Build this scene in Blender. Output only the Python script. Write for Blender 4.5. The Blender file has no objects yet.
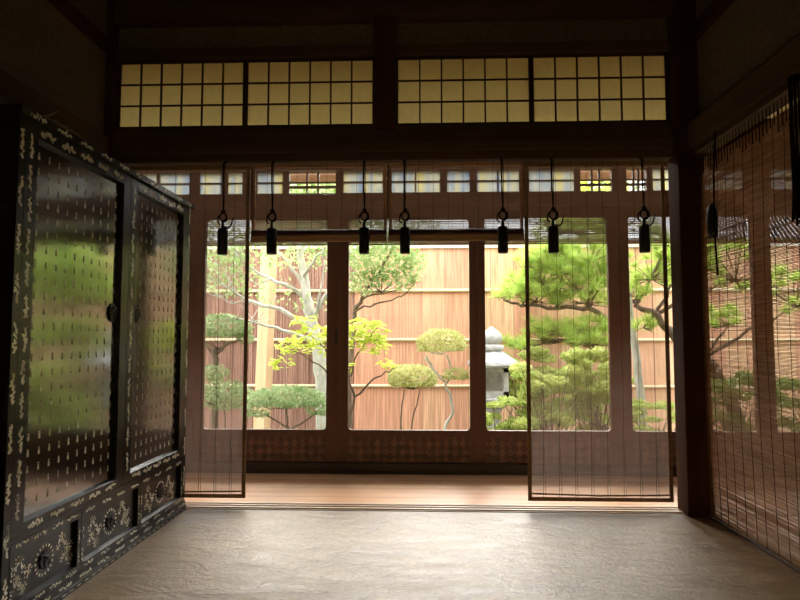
import bpy, math, random
from mathutils import Vector, Matrix
PI = math.pi
R = math.radians
scn = bpy.context.scene
C = scn.collection
WL = {}          # world location of every built object

# ------------------------------------------------------------------ helpers
def tag(o, label=None, cat=None, group=None, kind=None):
    if label: o['label'] = label
    if cat: o['category'] = cat
    if group: o['group'] = group
    if kind: o['kind'] = kind
    return o

def thing(name, label, cat, loc, group=None, kind=None):
    o = bpy.data.objects.new(name, None)
    o.empty_display_size = 0.1
    C.objects.link(o); o.location = loc
    WL[o.name] = Vector(loc)
    return tag(o, label, cat, group, kind)

class MB:
    def __init__(s): s.v = []; s.f = []; s.m = []; s.mi = 0; s.smooth = []; s.sm = False
    def face(s, idx): s.f.append(idx); s.m.append(s.mi); s.smooth.append(s.sm)
    def box(s, x0, x1, y0, y1, z0, z1):
        b = len(s.v)
        s.v += [(x0,y0,z0),(x1,y0,z0),(x1,y1,z0),(x0,y1,z0),(x0,y0,z1),(x1,y0,z1),(x1,y1,z1),(x0,y1,z1)]
        for q in ((0,3,2,1),(4,5,6,7),(0,1,5,4),(1,2,6,5),(2,3,7,6),(3,0,4,7)):
            s.face(tuple(b+i for i in q))
        return s
    def poly(s, pts):
        b = len(s.v); s.v += [tuple(p) for p in pts]; s.face(tuple(range(b, b+len(pts)))); return s
    def prism(s, pts, off):
        """pts: 3D polygon, off: extrusion vector"""
        b = len(s.v); n = len(pts); off = Vector(off)
        s.v += [tuple(p) for p in pts] + [tuple(Vector(p)+off) for p in pts]
        s.face(tuple(reversed(range(b, b+n)))); s.face(tuple(range(b+n, b+2*n)))
        for i in range(n):
            j = (i+1) % n
            s.face((b+i, b+j, b+n+j, b+n+i))
        return s
    def tube(s, pts, rad, n=8, cap=True):
        pts = [Vector(p) for p in pts]
        if not isinstance(rad, (list, tuple)): rad = [rad]*len(pts)
        old = s.sm; s.sm = True
        b = len(s.v); up = None
        for i, p in enumerate(pts):
            d = (pts[min(i+1, len(pts)-1)] - pts[max(i-1, 0)])
            if d.length < 1e-9: d = Vector((0,0,1))
            d.normalize()
            if up is None:
                up = Vector((0,0,1)) if abs(d.z) < .9 else Vector((1,0,0))
            a = d.cross(up)
            if a.length < 1e-6: a = d.cross(Vector((0,1,0)))
            a.normalize(); c = a.cross(d).normalized(); up = c
            for k in range(n):
                t = 2*PI*k/n
                s.v.append(tuple(p + (a*math.cos(t) + c*math.sin(t))*rad[i]))
        for i in range(len(pts)-1):
            for k in range(n):
                k2 = (k+1) % n
                s.face((b+i*n+k, b+i*n+k2, b+(i+1)*n+k2, b+(i+1)*n+k))
        s.sm = False
        if cap:
            s.face(tuple(b+k for k in reversed(range(n))))
            s.face(tuple(b+(len(pts)-1)*n+k for k in range(n)))
        s.sm = old
        return s
    def lathe(s, prof, c, n=20, sides=None, smooth=True):
        """prof: (r, z) from bottom to top"""
        n = sides or n
        b = len(s.v); old = s.sm; s.sm = smooth
        for r, z in prof:
            for k in range(n):
                t = 2*PI*(k+.5)/n
                s.v.append((c[0]+r*math.cos(t), c[1]+r*math.sin(t), c[2]+z))
        for i in range(len(prof)-1):
            for k in range(n):
                k2 = (k+1) % n
                s.face((b+i*n+k, b+i*n+k2, b+(i+1)*n+k2, b+(i+1)*n+k))
        s.sm = False
        s.face(tuple(b+k for k in reversed(range(n))))
        s.face(tuple(b+(len(prof)-1)*n+k for k in range(n)))
        s.sm = old
        return s
    def build(s, name, mats, parent=None, bevel=0, **tg):
        if not isinstance(mats, (list, tuple)): mats = [mats]
        if parent is not None:
            org = WL[parent.name]
        else:
            xs = [v[0] for v in s.v]; ys = [v[1] for v in s.v]; zs = [v[2] for v in s.v]
            org = Vector(((min(xs)+max(xs))/2, (min(ys)+max(ys))/2, min(zs)))
        me = bpy.data.meshes.new(name)
        ox, oy, oz = org
        me.from_pydata([(v[0]-ox, v[1]-oy, v[2]-oz) for v in s.v], [], s.f)
        for m in mats: me.materials.append(m)
        me.polygons.foreach_set('material_index', s.m)
        me.polygons.foreach_set('use_smooth', s.smooth)
        me.update()
        o = bpy.data.objects.new(name, me); C.objects.link(o)
        if parent is not None: o.parent = parent
        else: o.location = org
        WL[o.name] = Vector(org)
        if bevel:
            bm = o.modifiers.new('bevel', 'BEVEL'); bm.width = bevel; bm.segments = 2; bm.limit_method = 'ANGLE'
        return tag(o, tg.get('label'), tg.get('cat'), tg.get('group'), tg.get('kind'))

def copy_tree(o, parent=None):
    c = o.copy(); C.objects.link(c)
    if parent is not None: c.parent = parent
    for ch in list(o.children): copy_tree(ch, c)
    return c

# ------------------------------------------------------------------ materials
def newmat(name):
    m = bpy.data.materials.new(name); m.use_nodes = True
    nt = m.node_tree; nt.nodes.clear()
    out = nt.nodes.new('ShaderNodeOutputMaterial')
    return m, nt, out
def N(nt, typ, **kw):
    n = nt.nodes.new(typ)
    for k, v in kw.items():
        if k in n.inputs: n.inputs[k].default_value = v
        else: setattr(n, k, v)
    return n
def ramp(nt, fac, cols):
    r = nt.nodes.new('ShaderNodeValToRGB')
    e = r.color_ramp.elements
    while len(e) < len(cols): e.new(.5)
    for el, (p, c) in zip(e, cols): el.position = p; el.color = (*c, 1)
    nt.links.new(fac, r.inputs[0]); return r
def coords(nt, scale=(1,1,1), rot=(0,0,0), kind='Object'):
    tc = N(nt, 'ShaderNodeTexCoord'); mp = N(nt, 'ShaderNodeMapping')
    mp.inputs['Scale'].default_value = scale; mp.inputs['Rotation'].default_value = rot
    nt.links.new(tc.outputs[kind], mp.inputs[0]); return mp.outputs[0]
def noisy(name, c1, c2, scale=8, stretch=(1,1,1), rough=.6, bump=.1, metal=0, spec=.5, trans=0, coat=0, detail=5):
    m, nt, out = newmat(name)
    co = coords(nt, stretch)
    no = N(nt, 'ShaderNodeTexNoise', Scale=scale, Detail=detail, Roughness=.6)
    nt.links.new(co, no.inputs['Vector'])
    r = ramp(nt, no.outputs['Fac'], [(.3, c1), (.7, c2)])
    b = N(nt, 'ShaderNodeBsdfPrincipled', Roughness=rough, Metallic=metal)
    b.inputs['Specular IOR Level'].default_value = spec
    b.inputs['Coat Weight'].default_value = coat
    nt.links.new(r.outputs[0], b.inputs['Base Color'])
    if bump:
        bp = N(nt, 'ShaderNodeBump', Strength=bump, Distance=.01)
        nt.links.new(no.outputs['Fac'], bp.inputs['Height']); nt.links.new(bp.outputs[0], b.inputs['Normal'])
    sh = b.outputs[0]
    if trans:
        t = N(nt, 'ShaderNodeBsdfTranslucent'); nt.links.new(r.outputs[0], t.inputs[0])
        mx = N(nt, 'ShaderNodeMixShader', Fac=trans)
        nt.links.new(sh, mx.inputs[1]); nt.links.new(t.outputs[0], mx.inputs[2]); sh = mx.outputs[0]
    nt.links.new(sh, out.inputs[0])
    return m
M = {}
M['post'] = noisy('dark_aged_timber', (.045,.020,.010), (.085,.038,.019), 6, (1,1,.08), .9, .15, spec=.08)
M['beam'] = noisy('dark_aged_beam', (.060,.033,.020), (.12,.066,.040), 6, (.08,1,1), .7, .15, spec=.3)
M['beamy'] = noisy('side_beam_timber', (.060,.038,.020), (.12,.078,.042), 6, (1,.08,1), .85, .15, spec=.15)
M['frame'] = noisy('red_brown_joinery', (.068,.025,.013), (.12,.047,.024), 7, (1,1,.08), .5, .12)
M['frameh'] = noisy('red_brown_joinery_rail', (.075,.030,.015), (.135,.055,.028), 7, (.08,1,1), .5, .12)
M['plaster'] = noisy('dark_earth_plaster', (.12,.095,.070), (.19,.155,.115), 40, (1,1,1), .95, .3, spec=.1)
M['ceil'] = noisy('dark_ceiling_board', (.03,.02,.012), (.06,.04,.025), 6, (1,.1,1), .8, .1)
M['kick_edge'] = noisy('dark_sill', (.018,.010,.008), (.04,.02,.014), 7, (.1,1,1), .5, .1)
M['reed'] = noisy('fine_reed', (.50,.36,.28), (.68,.52,.43), 14, (.4,1,1), .7, 0, trans=.36)
M['reed_right'] = noisy('straw_reed', (.36,.20,.09), (.68,.45,.25), 26, (1,.25,3), .7, 0, trans=.5)
M['reed_out'] = noisy('weathered_reed', (.13,.10,.075), (.26,.20,.15), 14, (.3,1,1), .9, 0, spec=.1)
M['cloth'] = noisy('brown_border_cloth', (.24,.15,.085), (.36,.24,.14), 60, (1,1,1), .9, .1, spec=.1, trans=.25)
M['thread'] = noisy('dark_thread', (.02,.012,.01), (.04,.025,.02), 30, (1,1,1), .9, 0, spec=.1)
M['rod'] = noisy('brown_rod', (.42,.22,.13), (.60,.34,.22), 10, (.1,1,1), .5, .1)
M['black'] = noisy('black_lacquered_metal', (.006,.006,.006), (.014,.012,.011), 10, (1,1,1), .45, .05)
M['cord'] = noisy('black_cord', (.008,.007,.006), (.02,.017,.015), 80, (1,1,1), .9, .1, spec=.1)
M['pearl'] = noisy('mother_of_pearl', (.72,.64,.42), (.95,.92,.78), 60, (1,1,1), .3, 0)
M['bark_pale'] = noisy('pale_bark', (.38,.37,.30), (.72,.70,.62), 16, (1,1,.4), .9, .3, spec=.1)
M['bark_dark'] = noisy('dark_bark', (.10,.075,.05), (.24,.18,.13), 20, (1,1,.4), .9, .3, spec=.1)
M['stone'] = noisy('grey_stone', (.40,.40,.40), (.66,.64,.62), 14, (1,1,1), .9, .4, spec=.1)
M['post_pale'] = noisy('pale_cedar_post', (.60,.38,.20), (.76,.54,.32), 10, (1,1,.08), .7, .1)
M['bamboo'] = noisy('pale_bamboo_rail', (.60,.47,.26), (.82,.68,.44), 8, (.15,1,1), .5, .05)
M['cap'] = noisy('fence_cap_board', (.62,.55,.46), (.8,.74,.64), 8, (.1,1,1), .7, .05)
M['twig'] = noisy('brown_twig', (.27,.14,.10), (.50,.29,.215), 12, (1,1,.06), .8, .2)
M['ground'] = noisy('mossy_ground', (.10,.12,.05), (.24,.21,.14), 3, (1,1,1), .95, .3, spec=.1)
M['straw'] = noisy('dry_straw', (.22,.17,.09), (.42,.34,.2), 30, (1,1,1), .8, 0)
M['house_wall'] = noisy('neighbour_wall', (.45,.28,.14), (.60,.40,.22), 3, (1,1,1), .9, .1)
M['tile'] = noisy('grey_roof_tile', (.16,.17,.18), (.28,.29,.30), 10, (1,1,1), .7, .3)
M['eave'] = noisy('orange_brown_log', (.50,.27,.13), (.66,.40,.22), 8, (.1,1,1), .6, .1)

def leafmat(name, c1, c2, tr=.35):
    return noisy(name, c1, c2, 5, (1,1,1), .5, 0, trans=tr, detail=8, spec=.3)
L = {
 'yg': leafmat('yellow_green_leaf', (.50,.62,.08), (.86,.90,.22), .5),
 'mid': leafmat('mid_green_leaf', (.12,.24,.04), (.34,.46,.12)),
 'camel': leafmat('glossy_green_leaf', (.22,.36,.10), (.60,.68,.34)),
 'clip': leafmat('clipped_olive_leaf', (.42,.44,.13), (.72,.70,.34), .4),
 'blue': leafmat('blue_green_leaf', (.17,.29,.09), (.54,.62,.34)),
 'pine': leafmat('pine_needle', (.38,.56,.10), (.74,.84,.26), .5),
 'azalea': leafmat('azalea_leaf', (.30,.42,.06), (.76,.78,.30), .45),
}

# planked cedar-bark fence
def fence_mat():
    m, nt, out = newmat('cedar_bark_panel')
    co = coords(nt, (1,1,1))
    sep = N(nt, 'ShaderNodeSeparateXYZ'); nt.links.new(co, sep.inputs[0])
    # per plank random value along X
    mul = N(nt, 'ShaderNodeMath', operation='MULTIPLY'); mul.inputs[1].default_value = 3.1
    nt.links.new(sep.outputs[0], mul.inputs[0])
    fl = N(nt, 'ShaderNodeMath', operation='FLOOR'); nt.links.new(mul.outputs[0], fl.inputs[0])
    wn = N(nt, 'ShaderNodeTexWhiteNoise', noise_dimensions='1D'); nt.links.new(fl.outputs[0], wn.inputs['W'])
    fr = N(nt, 'ShaderNodeMath', operation='FRACT'); nt.links.new(mul.outputs[0], fr.inputs[0])
    gap = N(nt, 'ShaderNodeMath', operation='LESS_THAN'); gap.inputs[1].default_value = .045
    nt.links.new(fr.outputs[0], gap.inputs[0])
    no = N(nt, 'ShaderNodeTexNoise', Scale=14, Detail=8, Roughness=.65)
    co2 = coords(nt, (3,1,.10)); nt.links.new(co2, no.inputs['Vector'])
    r1 = ramp(nt, wn.outputs['Value'], [(0,(.72,.36,.23)),(.5,(.78,.43,.27)),(1,(.88,.57,.33))])
    r2 = ramp(nt, no.outputs['Fac'], [(.3,(.55,.50,.47)),(.75,(1.25,1.3,1.35))])
    mx = N(nt, 'ShaderNodeMix', data_type='RGBA', blend_type='MULTIPLY'); mx.inputs[0].default_value = 1
    nt.links.new(r1.outputs[0], mx.inputs[6]); nt.links.new(r2.outputs[0], mx.inputs[7])
    mx2 = N(nt, 'ShaderNodeMix', data_type='RGBA'); nt.links.new(gap.outputs[0], mx2.inputs[0])
    nt.links.new(mx.outputs[2], mx2.inputs[6]); mx2.inputs[7].default_value = (.50,.26,.17,1)
    b = N(nt, 'ShaderNodeBsdfPrincipled', Roughness=.85); b.inputs['Specular IOR Level'].default_value = .1
    nt.links.new(mx2.outputs[2], b.inputs['Base Color'])
    bp = N(nt, 'ShaderNodeBump', Strength=.3, Distance=.01); nt.links.new(no.outputs['Fac'], bp.inputs['Height'])
    nt.links.new(bp.outputs[0], b.inputs['Normal']); nt.links.new(b.outputs[0], out.inputs[0])
    return m
M['fence'] = fence_mat()

def plank_mat(name, c1, c2, width, rough, axis=1, spec=.5):
    m, nt, out = newmat(name)
    co = coords(nt)
    sep = N(nt, 'ShaderNodeSeparateXYZ'); nt.links.new(co, sep.inputs[0])
    mul = N(nt, 'ShaderNodeMath', operation='MULTIPLY'); mul.inputs[1].default_value = 1/width
    nt.links.new(sep.outputs[axis], mul.inputs[0])
    fl = N(nt, 'ShaderNodeMath', operation='FLOOR'); nt.links.new(mul.outputs[0], fl.inputs[0])
    wn = N(nt, 'ShaderNodeTexWhiteNoise', noise_dimensions='1D'); nt.links.new(fl.outputs[0], wn.inputs['W'])
    fr = N(nt, 'ShaderNodeMath', operation='FRACT'); nt.links.new(mul.outputs[0], fr.inputs[0])
    gap = N(nt, 'ShaderNodeMath', operation='LESS_THAN'); gap.inputs[1].default_value = .05
    nt.links.new(fr.outputs[0], gap.inputs[0])
    no = N(nt, 'ShaderNodeTexNoise', Scale=10, Detail=7, Roughness=.6)
    sc = (.12,1.6,1) if axis == 1 else (1.6,.12,1)
    nt.links.new(coords(nt, sc), no.inputs['Vector'])
    ad = N(nt, 'ShaderNodeMath', operation='MULTIPLY_ADD'); ad.inputs[1].default_value = .45
    nt.links.new(wn.outputs['Value'], ad.inputs[0]); nt.links.new(no.outputs['Fac'], ad.inputs[2])
    r = ramp(nt, ad.outputs[0], [(.4, c1), (1.0, c2)])
    mx2 = N(nt, 'ShaderNodeMix', data_type='RGBA'); nt.links.new(gap.outputs[0], mx2.inputs[0])
    nt.links.new(r.outputs[0], mx2.inputs[6]); mx2.inputs[7].default_value = (c1[0]*.35, c1[1]*.3, c1[2]*.3, 1)
    b = N(nt, 'ShaderNodeBsdfPrincipled', Roughness=rough); b.inputs['Specular IOR Level'].default_value = spec
    nt.links.new(mx2.outputs[2], b.inputs['Base Color']); nt.links.new(b.outputs[0], out.inputs[0])
    return m
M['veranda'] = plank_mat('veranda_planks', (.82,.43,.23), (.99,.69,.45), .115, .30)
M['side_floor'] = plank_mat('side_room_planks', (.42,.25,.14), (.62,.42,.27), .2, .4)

def floor_mat():
    m, nt, out = newmat('oiled_paper_floor')
    n1 = N(nt, 'ShaderNodeTexNoise', Scale=4.5, Detail=8, Roughness=.65, Distortion=.8)
    nt.links.new(coords(nt, (1,2.2,1), (0,0,.5)), n1.inputs['Vector'])
    n2 = N(nt, 'ShaderNodeTexNoise', Scale=55, Detail=4, Roughness=.7)
    nt.links.new(coords(nt), n2.inputs['Vector'])
    r = ramp(nt, n1.outputs['Fac'], [(.3,(.14,.082,.034)),(.55,(.23,.148,.070)),(.75,(.32,.22,.12))])
    rr = ramp(nt, n1.outputs['Fac'], [(.3,(.30,)*3),(.7,(.43,)*3)])
    ad = N(nt, 'ShaderNodeMath', operation='MULTIPLY_ADD'); ad.inputs[1].default_value = .30
    nt.links.new(n2.outputs['Fac'], ad.inputs[0]); nt.links.new(n1.outputs['Fac'], ad.inputs[2])
    bp = N(nt, 'ShaderNodeBump', Strength=.6, Distance=.02); nt.links.new(ad.outputs[0], bp.inputs['Height'])
    b = N(nt, 'ShaderNodeBsdfPrincipled'); b.inputs['Specular IOR Level'].default_value = .55
    r3 = ramp(nt, n2.outputs['Fac'], [(.3,(.62,.60,.56)),(.7,(1.3,1.3,1.3))])
    mm = N(nt, 'ShaderNodeMix', data_type='RGBA', blend_type='MULTIPLY'); mm.inputs[0].default_value = 1
    nt.links.new(r.outputs[0], mm.inputs[6]); nt.links.new(r3.outputs[0], mm.inputs[7])
    nt.links.new(mm.outputs[2], b.inputs['Base Color']); nt.links.new(rr.outputs[0], b.inputs['Roughness'])
    nt.links.new(bp.outputs[0], b.inputs['Normal']); nt.links.new(b.outputs[0], out.inputs[0])
    return m
M['floor'] = floor_mat()

def lacquer():
    m, nt, out = newmat('black_lacquer')
    n1 = N(nt, 'ShaderNodeTexNoise', Scale=2.2, Detail=4); nt.links.new(coords(nt), n1.inputs['Vector'])
    b = N(nt, 'ShaderNodeBsdfPrincipled', Roughness=.12); b.inputs['Base Color'].default_value = (.012,.010,.008,1)
    b.inputs['IOR'].default_value = 3.2
    bp = N(nt, 'ShaderNodeBump', Strength=.07, Distance=.03); nt.links.new(n1.outputs['Fac'], bp.inputs['Height'])
    nt.links.new(bp.outputs[0], b.inputs['Normal']); nt.links.new(b.outputs[0], out.inputs[0])
    return m
M['lacquer'] = lacquer()
M['lacquer_matt'] = noisy('lacquer_frame', (.006,.006,.005), (.014,.012,.010), 8, (1,1,1), .26, .03, spec=.35)

def paper():
    m, nt, out = newmat('shoji_paper')
    n1 = N(nt, 'ShaderNodeTexNoise', Scale=25, Detail=6, Roughness=.7); nt.links.new(coords(nt), n1.inputs['Vector'])
    r = ramp(nt, n1.outputs['Fac'], [(.3,(.86,.73,.43)),(.7,(.95,.83,.53))])
    d = N(nt, 'ShaderNodeBsdfDiffuse'); t = N(nt, 'ShaderNodeBsdfTranslucent')
    nt.links.new(r.outputs[0], d.inputs[0]); nt.links.new(r.outputs[0], t.inputs[0])
    mx = N(nt, 'ShaderNodeMixShader', Fac=.62); nt.links.new(d.outputs[0], mx.inputs[1]); nt.links.new(t.outputs[0], mx.inputs[2])
    nt.links.new(mx.outputs[0], out.inputs[0]); return m
M['paper'] = paper()

def glass(name, tint=(1,1,1), frost=0):
    m, nt, out = newmat(name)
    tr = N(nt, 'ShaderNodeBsdfTransparent'); tr.inputs[0].default_value = (*tint, 1)
    sh = tr.outputs[0]
    if frost:
        n1 = N(nt, 'ShaderNodeTexNoise', Scale=5, Detail=2); nt.links.new(coords(nt, (3,1,.3)), n1.inputs['Vector'])
        r = ramp(nt, n1.outputs['Fac'], [(.35,(.30,.36,.44)),(.5,(.46,.47,.42)),(.65,(.52,.48,.28))])
        t = N(nt, 'ShaderNodeBsdfTranslucent'); nt.links.new(r.outputs[0], t.inputs[0])
        mx = N(nt, 'ShaderNodeMixShader', Fac=frost); nt.links.new(sh, mx.inputs[1]); nt.links.new(t.outputs[0], mx.inputs[2]); sh = mx.outputs[0]
    g = N(nt, 'ShaderNodeBsdfGlossy', Roughness=.02)
    fr = N(nt, 'ShaderNodeFresnel', IOR=1.35)
    mx = N(nt, 'ShaderNodeMixShader'); nt.links.new(fr.outputs[0], mx.inputs[0])
    nt.links.new(sh, mx.inputs[1]); nt.links.new(g.outputs[0], mx.inputs[2]); nt.links.new(mx.outputs[0], out.inputs[0])
    return m
M['glass'] = glass('clear_window_glass')
M['frost'] = glass('frosted_transom_glass', frost=.96)

def weave():
    m, nt, out = newmat('woven_bark_panel')
    w1 = N(nt, 'ShaderNodeTexChecker', Scale=1.0)
    w1.inputs['Color1'].default_value = (.085,.036,.019,1); w1.inputs['Color2'].default_value = (.19,.085,.042,1)
    nt.links.new(coords(nt, (22,22,22), (0,R(45),0)), w1.inputs['Vector'])
    n1 = N(nt, 'ShaderNodeTexNoise', Scale=16, Detail=5); nt.links.new(coords(nt), n1.inputs['Vector'])
    r = ramp(nt, n1.outputs['Fac'], [(.35,(.5,.5,.5)),(.65,(1.2,1.2,1.2))])
    mx = N(nt, 'ShaderNodeMix', data_type='RGBA', blend_type='MULTIPLY'); mx.inputs[0].default_value = 1
    nt.links.new(w1.outputs[0], mx.inputs[6]); nt.links.new(r.outputs[0], mx.inputs[7])
    b = N(nt, 'ShaderNodeBsdfPrincipled', Roughness=.45)
    nt.links.new(mx.outputs[2], b.inputs['Base Color'])
    bp = N(nt, 'ShaderNodeBump', Strength=.5, Distance=.01); nt.links.new(w1.outputs['Fac'], bp.inputs['Height'])
    nt.links.new(bp.outputs[0], b.inputs['Normal']); nt.links.new(b.outputs[0], out.inputs[0]); return m
M['weave'] = weave()

# ------------------------------------------------------------------ key dimensions (metres)
XL, XR = -1.93, 1.60          # side walls of the room
YB = 3.60                     # the opening to the veranda
GZ = -.42                     # garden level
YG = 4.55                     # glass wall of the veranda
ZK = 2.07                     # underside of the lintel
ZC = 3.10
def struct(mb, name, mat, label, cat, bevel=0, parent=None):
    if parent is not None: return mb.build(name, mat, parent, bevel)
    return mb.build(name, mat, None, bevel, label=label, cat=cat, kind='structure')
def B(*a): return MB().box(*a)

# ------------------------------------------------------------------ room shell
struct(B(XL-.1, XR+.04, -2.6, YB-.06, -.06, 0), 'floor', M['floor'], 'brown crinkled oiled-paper floor of the dark room', 'floor')
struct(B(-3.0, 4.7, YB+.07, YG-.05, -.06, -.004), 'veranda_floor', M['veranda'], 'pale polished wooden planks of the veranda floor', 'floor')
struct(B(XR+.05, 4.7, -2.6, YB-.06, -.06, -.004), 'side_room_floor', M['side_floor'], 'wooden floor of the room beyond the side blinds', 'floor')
th = MB().box(-3.0, 4.7, YB-.06, YB+.07, -.06, .004)
th.box(XL+.1, XR-.1, YB-.045, YB-.025, .004, .010); th.box(XL+.1, XR-.1, YB+.0, YB+.02, .004, .010); th.box(XL+.1, XR-.1, YB+.045, YB+.065, .004, .010)
struct(th, 'trim_1', M['side_floor'], 'grooved wooden threshold rail between room and veranda', 'threshold')
struct(B(XL-.1, 4.7, -2.6, YG+.25, ZC, ZC+.05), 'ceiling', M['ceil'], 'dark board ceiling over the room', 'ceiling')
struct(B(XL-.1, XL, -2.6, YB-.07, 0, ZC), 'wall_left', M['plaster'], 'dark earth-plastered wall behind the cabinet', 'wall')
fw = MB().box(XL-.1, -1.5, -2.7, -2.6, -.06, ZC).box(1.2, 4.7, -2.7, -2.6, -.06, ZC).box(-1.5, 1.2, -2.7, -2.6, -.06, .5).box(-1.5, 1.2, -2.7, -2.6, 2.0, ZC)
struct(fw, 'wall_front', M['plaster'], 'dark plaster wall behind the viewer', 'wall')
struct(B(4.7, 4.8, -2.6, YG+.06, -.06, ZC), 'wall_east', M['plaster'], 'plaster end wall of the side room', 'wall')
struct(B(-3.1, -3.0, YB+.07, YG+.06, -.06, ZC), 'wall_west', M['plaster'], 'plaster end wall of the veranda', 'wall')
struct(B(-3.0, XL-.11, YB-.06, YB+.06, .004, ZC), 'wall_corner', M['plaster'], 'plaster wall between the veranda and the left room corner', 'wall')
# right wall: solid near the viewer, plaster above the side beam
wr = MB().box(XR+.02, XR+.08, -2.6, 1.50, 0, ZK); wr.box(XR+.02, XR+.08, -2.6, YB-.07, 2.25, ZC)
struct(wr, 'wall_right', M['plaster'], 'dark plaster band above the beam over the side blinds', 'wall')
# pillars
struct(B(1.49, 1.64, YB-.12, YB+.03, .004, ZC), 'pillar', M['post'], 'dark square corner pillar right of the blinds', 'pillar', .006)
struct(B(-2.03, -1.89, YB-.09, YB+.05, 0, ZC), 'pillar', M['post'], 'dark corner pillar behind the inlaid cabinet', 'pillar', .006)
struct(B(1.52, 1.66, 1.36, 1.50, 0, ZC), 'pillar', M['post'], 'side pillar where the reed blinds end toward the viewer', 'pillar', .006)
struct(B(4.55, 4.68, YB-.07, YB+.06, .004, ZC), 'pillar', M['post'], 'far pillar at the end of the side room', 'pillar', .006)
# lintel stack across the back opening
def lint(x0, x1, who, n):
    k = MB().box(x0, x1, YB-.05, YB+.05, ZK, 2.125); k.box(x0, x1, YB-.075, YB-.05, ZK+.05, 2.185); k.box(x0, x1, YB-.03, YB+.03, 2.125, 2.295)
    k.box(x0, x1, YB-.06, YB-.03, 2.185, 2.255)
    struct(k, 'trim_%d' % n, M['beam'], 'brown lintel beam above the %s' % who, 'lintel', .004)
    k = MB().box(x0, x1, YB-.05, YB+.03, 2.725, 2.79)
    struct(k, 'trim_%d' % (n+1), M['beam'], 'narrow dark rail on top of the paper transom over the %s' % who, 'rail', .004)
    k = MB().box(x0, x1, YB-.02, YB+.02, 2.79, 2.935)
    struct(k, 'wall_back', M['plaster'], 'dim plaster band above the paper transom over the %s' % who, 'wall')
    k = MB().box(x0, x1, YB-.09, YB+.03, 2.935, ZC)
    struct(k, 'trim_%d' % (n+2), M['beam'], 'dark top beam under the ceiling over the %s' % who, 'beam', .004)
lint(-1.89, 1.49, 'hanging blinds', 2)
lint(1.64, 4.55, 'side room opening', 5)
struct(B(-.285, -.155, YB-.10, YB+.03, 2.26, 2.95), 'trim_8', M['post'], 'short dark post between the pairs of paper transoms', 'post', .012)
# side beam
k = MB().box(XR-.02, XR+.08, 1.50, YB-.12, ZK, 2.115); k.box(XR-.055, XR+.02, 1.50, YB-.12, 2.10, 2.235)
k.prism([(XR-.055,1.50,2.235),(XR+.02,1.50,2.235),(XR+.02,1.50,2.275),(XR-.035,1.50,2.262)], (0, YB-.12-1.50, 0))
struct(k, 'trim_9', M['beamy'], 'long brown beam above the side blinds', 'beam', .003)
struct(B(XR-.03, XR+.03, 1.50, YB-.12, 2.74, 2.82), 'trim_10', M['post'], 'dark upper rail high on the right wall', 'rail', .004)
struct(B(XL-.02, XL+.03, -2.6, YB-.09, 2.74, 2.82), 'trim_11', M['post'], 'dark upper rail high on the left wall', 'rail', .004)
struct(B(XR-.0, XR+.07, 1.50, YB-.12, -.0, .010), 'trim_12', M['frame'], 'floor track under the side blinds', 'threshold')
struct(B(XL, XL+.03, -2.6, YB-.09, 2.10, 2.22), 'trim_13', M['beamy'], 'brown beam along the left wall above the cabinet', 'beam', .004)

# ------------------------------------------------------------------ paper transoms (ranma)
def ranma(x0, x1, n, label):
    w = thing('window_%d' % n, label, 'paper window', ((x0+x1)/2, YB, 2.296), None, 'structure')
    z0, z1 = 2.296, 2.724
    fr = MB(); t = .012
    fr.box(x0, x1, YB-.018, YB+.014, z0, z0+t); fr.box(x0, x1, YB-.018, YB+.014, z1-t, z1)
    fr.box(x0, x0+t, YB-.018, YB+.014, z0+t, z1-t); fr.box(x1-t, x1, YB-.018, YB+.014, z0+t, z1-t)
    fr.build('frame', M['post'], w)
    g = MB()
    for i in range(1, 6):
        x = x0+t+(x1-x0-2*t)*i/6; g.box(x-.0045, x+.0045, YB-.012, YB, z0+t, z1-t)
    for i in range(1, 3):
        z = z0+t+(z1-z0-2*t)*i/3; g.box(x0+t, x1-t, YB-.010, YB-.001, z-.0045, z+.0045)
    g.build('lattice', M['post'], w)
    B(x0+t, x1-t, YB+.0005, YB+.002, z0+t, z1-t).build('paper', M['paper'], w)
ranma(-1.889, -1.090, 1, 'yellow paper transom, leftmost of the four over the blinds')
ranma(-1.086, -.287, 2, 'yellow paper transom just left of the short dark post')
ranma(-.153, .668, 3, 'yellow paper transom just right of the short dark post')
ranma(.672, 1.488, 4, 'yellow paper transom beside the right corner pillar')
for i in range(3):
    ranma(1.66+i*.96, 1.66+i*.96+.95, 5+i, ['yellow paper transom glimpsed over the side blinds, next to the corner pillar', 'middle paper transom of the side room', 'far paper transom of the side room'][i])

fw = thing('window_16', 'added paper fill window, unseen in the wall behind the viewer', 'paper window', (-.15, -2.65, .5), None, 'structure')  # unseen opening added so sky light fills the room-facing surfaces
m = MB()
for i in range(10): m.box(-1.5+i*.297, -1.5+i*.297+.02, -2.66, -2.64, .5, 2.0)
for i in range(6): m.box(-1.5, 1.2, -2.66, -2.645, .5+i*.296, .5+i*.296+.02)
m.build('lattice', M['post'], fw)
B(-1.5, 1.2, -2.668, -2.665, .5, 2.0).build('paper', M['paper'], fw)
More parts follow.
